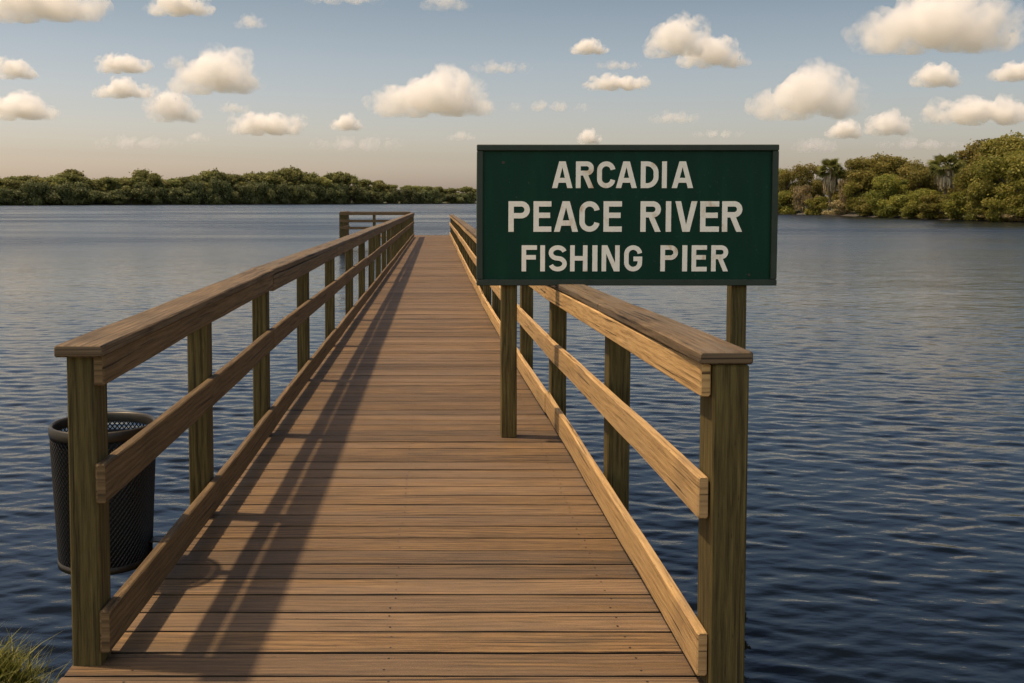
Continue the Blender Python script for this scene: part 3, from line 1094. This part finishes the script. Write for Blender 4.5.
def make_palm(seed, Ht, R_):
    r = np.random.default_rng(seed)
    root = empty("cabbage_palm")
    mb = MB(seed)
    lean = r.normal(0, .25, 2)
    mb.tube([(0, 0, -.5), (lean[0] * .4, lean[1] * .4, Ht * .4), (lean[0], lean[1], Ht * .86)], [.22, .17, .16], 9)
    trunk = mb.build("trunk", M['bark'], root)
    c = np.array([lean[0], lean[1], Ht * .86])
    q, rn = [], []
    for k in range(64):
        a, el = r.uniform(0, 2 * PI), math.asin(r.uniform(-0.55, 1.0))
        d = np.array([math.cos(a) * math.cos(el), math.sin(a) * math.cos(el), math.sin(el)])
        st = c + d * R_ * r.uniform(.30, .52)
        s0 = np.cross(d, [0, 0, 1.0]); s0 /= np.linalg.norm(s0) + 1e-9
        u0 = np.cross(s0, d)
        ro = r.normal(0, .7)
        side, upv = s0 * math.cos(ro) + u0 * math.sin(ro), u0 * math.cos(ro) - s0 * math.sin(ro)
        col = r.random()
        q.append([c - side * .03, c + side * .03, st + side * .03, st - side * .03]); rn.append(col)
        for j in range(13):
            an = rad(-85 + 170 * j / 12)
            b = d * math.cos(an) + side * math.sin(an)
            L = R_ * .50 * (0.62 + .38 * math.cos(an)) * r.uniform(.85, 1.1)
            w = np.cross(b, upv) * .075
            m_ = st + b * L * .55 - np.array([0, 0, .03])
            en = st + b * L - np.array([0, 0, .22 * L])
            q.append([st - w * .5, st + w * .5, m_ + w, m_ - w]); rn.append(col)
            q.append([m_ - w, m_ + w, en + w * .15, en - w * .15]); rn.append(col * .8)
    crown = link("crown", quads_mesh("crown", np.array(q), np.clip(rn, 0, 1)), M['leaf_palm'], root)
    q, rn = [], []
    for k in range(230):
        a = r.uniform(0, 2 * PI)
        z = c[2] + r.uniform(-1.3, .0)
        L = r.uniform(1.0, 2.4)
        o = r.uniform(.3, 1.0)
        p0 = np.array([c[0] + math.cos(a) * .15, c[1] + math.sin(a) * .15, z])
        p1 = p0 + np.array([math.cos(a) * o, math.sin(a) * o, -L * .35])
        p2 = p1 + np.array([math.cos(a) * o * .15, math.sin(a) * o * .15, -L * .65])
        w = np.array([-math.sin(a), math.cos(a), 0]) * r.uniform(.07, .17)
        q.append([p0 - w * .4, p0 + w * .4, p1 + w, p1 - w]); q.append([p1 - w, p1 + w, p2 + w * .5, p2 - w * .5])
        cc = r.random(); rn += [cc, cc]
    dead = link("dead_fronds", quads_mesh("dead_fronds", np.array(q), rn), M['frond_dead'], root)
    return [root, [crown, trunk, dead], [Ht + R_ * .45, R_ * 2]]


PROTO = {
    'oak': [make_tree("broadleaf_tree", 101 + k, 8.0, 9.0, M['leaf_oak'], 19000, 0.135, 34, 0.14) for k in range(4)],
    'green': [make_tree("broadleaf_tree", 121 + k, 7.0, 6.5, M['leaf_green'], 17000, 0.12, 32, 0.08) for k in range(3)],
    'shrub': [make_tree("waterside_shrub", 141 + k, 4.4, 3.0, M['leaf_green'], 8000, 0.105, 22, 0.04, trunk_r=0.012) for k in range(3)],
    'brown': [make_tree("dry_shrub", 161 + k, 4.2, 3.6, M['leaf_brown'], 3600, 0.13, 13, 0.10, aspect=0.5, hang=True, trunk_r=0.012) for k in range(2)],
    'palm': [make_palm(181 + k, 8.0, 2.5) for k in range(2)],
    'low': [make_tree("shore_tree", 221 + k, 14.0, 9.0, M['leaf_low'], 8000, 0.34, 26, 0.05) for k in range(3)],
    'far': [make_tree("shore_tree", 201 + k, 12.0, 14.0, M['leaf_far'], 9000, 0.34, 30, 0.05) for k in range(5)],
}
used = {}


def plant(kind, px, y, top_py, width, label, cat, group=None, x=None, zoff=0.0, name=None):
    """Stand a tree of one kind where picture column px meets distance y, as tall as the treetop seen at top_py."""
    lst = PROTO[kind]
    k = used.get(kind, 0)
    used[kind] = k + 1
    proto = lst[k % len(lst)]
    X_ = (px - CX) / FPX * y if x is None else x
    z = max(float(land(np.array(X_), np.array(float(y)))), WATER - 0.1) - 0.15
    top = EYE + (HORIZ - top_py) / FPX * y
    ht = top - z
    if k < len(lst):
        root = proto[0]
    else:
        root = copy_thing(proto[0], proto[1])
    root.location = (X_, y, z)
    root.scale = (width / proto[2][1], width / proto[2][1], ht / proto[2][0])
    root.rotation_euler = (0, 0, (k * 2.399) % (2 * PI))
    tag(root, label, cat, group)
    return root


G = "trees on the near right bank"
# kind, picture column, distance, treetop row, crown width, label
RIGHT = [
    ('oak', 1014, 128, 132, 9.0, "tallest dark treetop at the right edge, rising behind the big light green tree", "tree"),
    ('oak', 984, 137, 138, 9.0, "tall olive broadleaf tree with a rounded airy top, just right of the second palm"),
    ('green', 1016, 117, 150, 8.6, "big light green tree reaching down to the water at the right edge"),
    ('oak', 963, 141, 178, 6.5, "olive tree close to the right of the second palm, lower than its neighbours"),
    ('palm', 944, 131, 150, 5.4, "cabbage palm with pale hanging dead fronds, right of the domed grey-green tree"),
    ('oak', 911, 150, 159, 7.4, "grey-green domed tree between the widest dark tree and the second palm"),
    ('oak', 876, 160, 153, 9.5, "widest dark-topped tree on the right bank, between the two palms"),
    ('palm', 829, 173, 156, 5.6, "cabbage palm with a shaggy skirt of dead fronds, the palm nearer the sign"),
    ('oak', 848, 181, 172, 7.0, "bushy tree tucked against the right side of the palm nearer the sign"),
    ('oak', 808, 186, 163, 6.5, "rounded olive tree left of the palm nearer the sign"),
    ('oak', 787, 196, 168, 5.5, "small dark round tree closest to the right edge of the sign"),
    ('oak', 769, 204, 166, 7.5, "tree partly hidden behind the right edge of the sign"),
    ('green', 977, 122, 163, 5.6, "bright green rounded tree in front of the tall airy-topped tree"),
    ('green', 888, 146, 174, 6.4, "yellow-green cone-shaped bush tree in front of the widest dark tree"),
    ('green', 924, 134, 188, 5.6, "bright green bushy tree below the second palm"),
    ('green', 856, 160, 179, 5.2, "green tree at the left foot of the widest dark tree"),
    ('brown', 850, 163, 177, 4.6, "pale dead-looking tree with bare twigs between the two palms"),
    ('brown', 840, 166, 199, 6.0, "low tan brushwood at the waterline below the palm nearer the sign"),
    ('brown', 806, 180, 184, 4.5, "tan dry bush at the foot of the rounded olive tree"),
    ('shrub', 789, 187, 190, 6.0, "green waterside bush next to the sign's right edge"),
    ('shrub', 820, 175, 196, 5.0, "green waterside bush left of the tan brushwood"),
    ('shrub', 868, 153, 196, 5.0, "green waterside bush below the pale dead-looking tree"),
    ('shrub', 900, 141.5, 194, 5.0, "low bright bush at the waterline below the domed grey-green tree"),
    ('shrub', 915, 137.5, 197, 4.2, "small round green bush at the waterline left of the tall palm's foot"),
    ('green', 940, 128.5, 194, 5.6, "broad bright shrub spilling to the waterline under the second palm"),
    ('shrub', 966, 122.5, 191, 5.6, "mid green waterside bush under the bright green rounded tree"),
    ('green', 984, 119.5, 183, 5.2, "yellow-green tall shrub at the waterline left of the big light green tree"),
    ('shrub', 1008, 115.0, 192, 5.0, "dark green waterside bush below the big light green tree"),
    ('brown', 1020, 114.0, 207, 4.4, "low dry brown scrub along the bank at the right edge"),
    ('brown', 995, 117.0, 209, 3.4, "small patch of dry scrub on the bank under the yellow-green shrub"),
    ('oak', 897, 161, 163, 7.5, "olive tree filling the gap right behind the widest dark-topped tree's right shoulder"),
    ('oak', 930, 152, 167, 7.0, "olive tree showing between the domed grey-green tree and the second palm, set back"),
    ('oak', 972, 146, 158, 7.5, "tree set back between the second palm and the tall airy-topped tree"),
    ('oak', 858, 172, 166, 7.0, "tree set back to the left of the widest dark-topped tree"),
    ('oak', 1040, 124, 140, 9.0, "tree cut off by the right edge of the picture"),
    ('green', 1046, 111, 175, 7.0, "bright shrubby tree cut off by the right edge of the picture"),
    ('oak', 750, 215, 168, 8.0, "tree of the right bank hidden in the picture by the sign's right end"),
    ('shrub', 772, 194, 192, 6.0, "waterside bush half behind the sign's right edge"),
    ('shrub', 750, 206, 192, 7.0, "waterside bush of the right bank behind the sign's right end"),
]
for row in RIGHT:
    kd, px, y, tp, wd, lb = row[:6]
    cat = {'oak': "tree", 'green': "tree", 'shrub': "bush", 'brown': "bush", 'palm': "palm tree"}[kd]
    plant(kd, px, float(y), tp, wd, lb, cat, G)

# the far shore on the left: two staggered rows
fr = np.random.default_rng(17)
skyline = [(-60, 182), (0, 178), (18, 175), (40, 174), (55, 177), (75, 170), (92, 181), (115, 176), (130, 181), (146, 170), (165, 180), (185, 176), (212, 169), (235, 174), (262, 171), (287, 168), (300, 169), (318, 175), (337, 172), (360, 178), (382, 180), (405, 184), (430, 184), (455, 186), (475, 187), (560, 190)]
sx_, sy_ = zip(*skyline)


def far_point(px, back):
    """Where the sight line of column px meets the far shore, set back by so many metres."""
    k = (px - CX) / FPX
    # (k*y - FA0)*FN0 + (y - FA1)*FN1 = back
    y = (back + FA[0] * FN[0] + FA[1] * FN[1]) / (k * FN[0] + FN[1])
    return y


GL = "trees of the far shore across the river on the left"
SPECIAL = {75: "rounded treetop standing above its neighbours near the left end of the far tree line", 146: "broad dome-topped tree in the left half of the far tree line", 212: "tall wide-crowned tree in the middle of the far tree line", 292: "tallest dome of the far tree line, left of the pier's end", 337: "treetop rising just left of the platform at the pier's far end"}
back_px = [-22, -2, 18, 38, 57, 75, 93, 111, 128, 146, 164, 180, 196, 212, 230, 246, 262, 278, 292, 308, 322, 337, 352, 367, 381, 394, 407, 419, 431, 442, 453, 464, 475, 487, 499]
back_px = sorted(back_px + [-12, 8, 28, 48, 66, 84, 102, 120, 137, 155, 172, 188, 204, 221, 238, 254, 270, 285, 300, 315, 330])
for px in back_px:
    y = far_point(px, 16 + fr.uniform(-4, 6))
    tp = float(np.interp(px, sx_, sy_)) + fr.uniform(-1.0, 2.0)
    sp_lab = SPECIAL.get(px)
    if sp_lab: tp -= 2.0
    plant('far', px + fr.uniform(-3, 3), y, tp, fr.uniform(17, 25), sp_lab or "dark olive tree in the back row of the far left shore's tree line", "tree", GL)
for px in np.arange(-25, 500, 10.5):
    y = far_point(px, 3 + fr.uniform(-1, 3))
    tp = 201.5 - (201.5 - float(np.interp(px, sx_, sy_))) * fr.uniform(0.42, 0.72)
    plant('low', px + fr.uniform(-3, 3), y, tp, fr.uniform(15, 21), "low dark tree at the waterline of the far left shore", "tree", GL)

# ------------------------------------------------------------------ clouds
def cloud_mesh(seed, W, Hh, D, lobes):
    """A heap of billows with a flattened base, W wide, Hh high, D deep, its base at z = 0."""
    r = np.random.default_rng(seed)
    bm = bmesh.new()
    for (fx, fz, fr_) in lobes:
        n = max(5, int(26 * fr_ + 6))
        for k in range(n):
            a, el = r.uniform(0, 2 * PI), r.uniform(-0.15, 1.2)
            R_ = fr_ * Hh
            c = Vector((fx * W / 2 + math.cos(a) * math.cos(el) * R_ * r.uniform(.35, 1.15), math.sin(a) * math.cos(el) * D * .5 * fr_ * 1.4 * r.uniform(.3, 1), fz * Hh + math.sin(el) * R_ * r.uniform(.4, .85)))
            s = R_ * r.uniform(.22, .48)
            bmesh.ops.create_icosphere(bm, subdivisions=2, radius=s, matrix=Matrix.Translation(c) @ Matrix.Diagonal((1.15, 1.15, .9, 1)))
        bmesh.ops.create_icosphere(bm, subdivisions=3, radius=fr_ * Hh * .75, matrix=Matrix.Translation((fx * W / 2, 0, fz * Hh)) @ Matrix.Diagonal((1.25, 1.1, .8, 1)))
    me = bpy.data.meshes.new("cloud_src")
    bm.to_mesh(me); bm.free()
    tmp = bpy.data.objects.new("cloud_src", me)
    COL.objects.link(tmp)
    rm = tmp.modifiers.new("r", 'REMESH'); rm.mode = 'VOXEL'; rm.voxel_size = max(W, Hh * 1.5) / 74
    for size, st in ((0.16, 0.09), (0.06, 0.045)):
        tx = bpy.data.textures.new("billow", 'CLOUDS'); tx.noise_scale = Hh * size * 2; tx.noise_depth = 2
        dm = tmp.modifiers.new("d", 'DISPLACE'); dm.texture = tx; dm.strength = Hh * st * 2.2; dm.mid_level = 0.5
        dm.texture_coords = 'LOCAL'
    dg = bpy.context.evaluated_depsgraph_get()
    ev = tmp.evaluated_get(dg)
    out = bpy.data.meshes.new_from_object(ev)
    bpy.data.objects.remove(tmp)
    n = len(out.vertices)
    co = np.empty(n * 3, dtype=np.float32); out.vertices.foreach_get("co", co); co = co.reshape(-1, 3)
    lo = co[:, 2] < 0
    co[lo, 2] *= 0.25
    # fit to the wanted size
    mn, mx = co.min(0), co.max(0)
    co[:, 0] = (co[:, 0] - (mn[0] + mx[0]) / 2) * W / (mx[0] - mn[0])
    co[:, 2] = (co[:, 2] - mn[2]) * Hh / (mx[2] - mn[2])
    out.vertices.foreach_set("co", co.reshape(-1))
    out.polygons.foreach_set("use_smooth", [True] * len(out.polygons))
    out.update()
    return out


ONE = [(0, .25, .5), (-.5, .15, .32), (.5, .15, .34)]
TWO = [(.25, .3, .55), (-.45, .15, .36), (.65, .12, .3), (-.1, .2, .4)]
LEFTY = [(-.3, .3, .5), (.25, .22, .42), (.65, .1, .26), (-.7, .1, .26)]
FLAT = [(-.6, .2, .42), (-.2, .25, .48), (.2, .22, .46), (.6, .2, .42)]
# left, top, right, base in the picture; heap shape; thin?; label
CLOUDS = [
    (-30, -26, 106, 23, FLAT, 0, "large flat-bottomed cloud cut off by the top left corner of the sky"),
    (147, -12, 212, 17, ONE, 0, "cloud at the top edge, second from the left corner"),
    (234, 14, 266, 29, ONE, 1, "small faint puff right of the second cloud along the top edge"),
    (-4, 57, 37, 80, LEFTY, 0, "small round cloud at the left edge, the upper of two there"),
    (-20, 90, 58, 121, TWO, 0, "wide pale cloud at the left edge, the lower of two there"),
    (97, 54, 151, 74, FLAT, 0, "low flat puff directly above another puff, left of the bright left-hand cloud"),
    (93, 77, 150, 99, ONE, 0, "soft puff below the low flat puff, left of the bright left-hand cloud"),
    (172, 47, 263, 95, TWO, 0, "brightest heaped cloud in the left part of the sky"),
    (164, 55, 191, 70, ONE, 1, "small wisp touching the upper left of the bright left-hand cloud"),
    (145, 88, 201, 123, LEFTY, 0, "upright puffy cloud just below and left of the bright left-hand cloud"),
    (229, 111, 304, 136, FLAT, 0, "long low cloud below the bright left-hand cloud"),
    (331, 113, 362, 131, ONE, 0, "small low puff below the cloud over the pier's end"),
    (185, 132, 209, 142, ONE, 1, "tiny faint puff just above the far tree line on the left"),
    (314, 134, 402, 152, FLAT, 1, "faint low streak of cloud above the far trees by the pier's end"),
    (447, 130, 476, 141, ONE, 1, "tiny faint puff beside the upper left corner of the sign"),
    (367, 67, 492, 118, TWO, 0, "big heaped cloud over the far end of the pier"),
    (420, -14, 470, 11, ONE, 1, "faint cloud at the top edge above the pier's far end"),
    (305, -14, 384, 5, FLAT, 1, "thin cloud at the top edge, left of the one above the pier's far end"),
    (644, 14, 708, 58, TWO, 0, "round-topped cloud high above the middle of the sign"),
    (678, 33, 748, 69, LEFTY, 0, "cloud leaning against the lower right of the round-topped one above the sign"),
    (570, 38, 608, 55, ONE, 0, "small lone puff above the left half of the sign"),
    (584, 73, 650, 91, FLAT, 0, "long thin low cloud above the sign's middle"),
    (854, -14, 1018, 55, TWO, 0, "largest cloud, cut by the top edge in the upper right"),
    (749, 60, 862, 121, [(.35, .35, .55), (-.55, .12, .34), (-.1, .2, .42), (.7, .15, .3)], 0, "bright stepped cloud over the sign's right end"),
    (911, 62, 961, 88, ONE, 0, "lens-shaped puff under the largest cloud"),
    (988, 61, 1050, 82, FLAT, 0, "cloud at the right edge, above the long low bank of cloud"),
    (864, 109, 911, 136, ONE, 0, "round puff low over the right bank's trees"),
    (826, 119, 863, 139, ONE, 0, "smaller puff touching the left of the round one low over the trees"),
    (922, 95, 1050, 126, FLAT, 0, "long low bank of cloud at the right edge above the trees"),
    (577, 128, 602, 145, ONE, 0, "tiny puff just above the sign's top edge"),
    (510, 100, 588, 112, FLAT, 1, "faint streak of cloud left of the tiny puff above the sign"),
    (694, 129, 742, 138, FLAT, 1, "faint wisp just above the sign's top edge on the right"),
    (96, 134, 180, 150, FLAT, 1, "faint haze streak of cloud low over the far trees at the left"),
    (218, 102, 250, 113, FLAT, 1, "thin wisp between the bright left-hand cloud and the long low cloud beneath it"),
    (596, 60, 640, 70, FLAT, 1, "thin wisp between the small lone puff and the long thin cloud above the sign"),
    (648, 110, 700, 124, FLAT, 1, "faint streak of cloud halfway between the sign and the long thin low cloud"),
    (880, 136, 960, 150, FLAT, 1, "faint streak of cloud just above the right bank's palm trees"),
    (470, 60, 530, 74, FLAT, 1, "thin wisp to the right of the big heaped cloud over the pier's end"),
    (792, 136, 838, 153, FLAT, 1, "faint low cloud above the small dark trees right of the sign"),
]
BASE = 720.0
for i, (x0, y0, x1, y1, lobes, thin, lb) in enumerate(CLOUDS):
    dist = (BASE - EYE) / ((HORIZ - y1) / FPX)
    a, b = at(x0, y1, dist), at(x1, y1, dist)
    tp = at(x0, y0, dist)
    W, Hh = (b.x - a.x) * 1.12, (tp.z - a.z) * 1.10
    me = cloud_mesh(300 + i, W, Hh, min(W, Hh * 2.2), lobes)
    key = 'cloud_%d' % i
    M[key] = cloud_mat("cloud_droplets", (1.5 if thin else 9.0) / Hh, W, Hh, min(W, Hh * 2.2), thin)
    o = link("cloud", me, M[key])
    o.location = ((a.x + b.x) / 2, dist, a.z)
    tag(o, lb, "cloud", "clouds scattered over the sky")
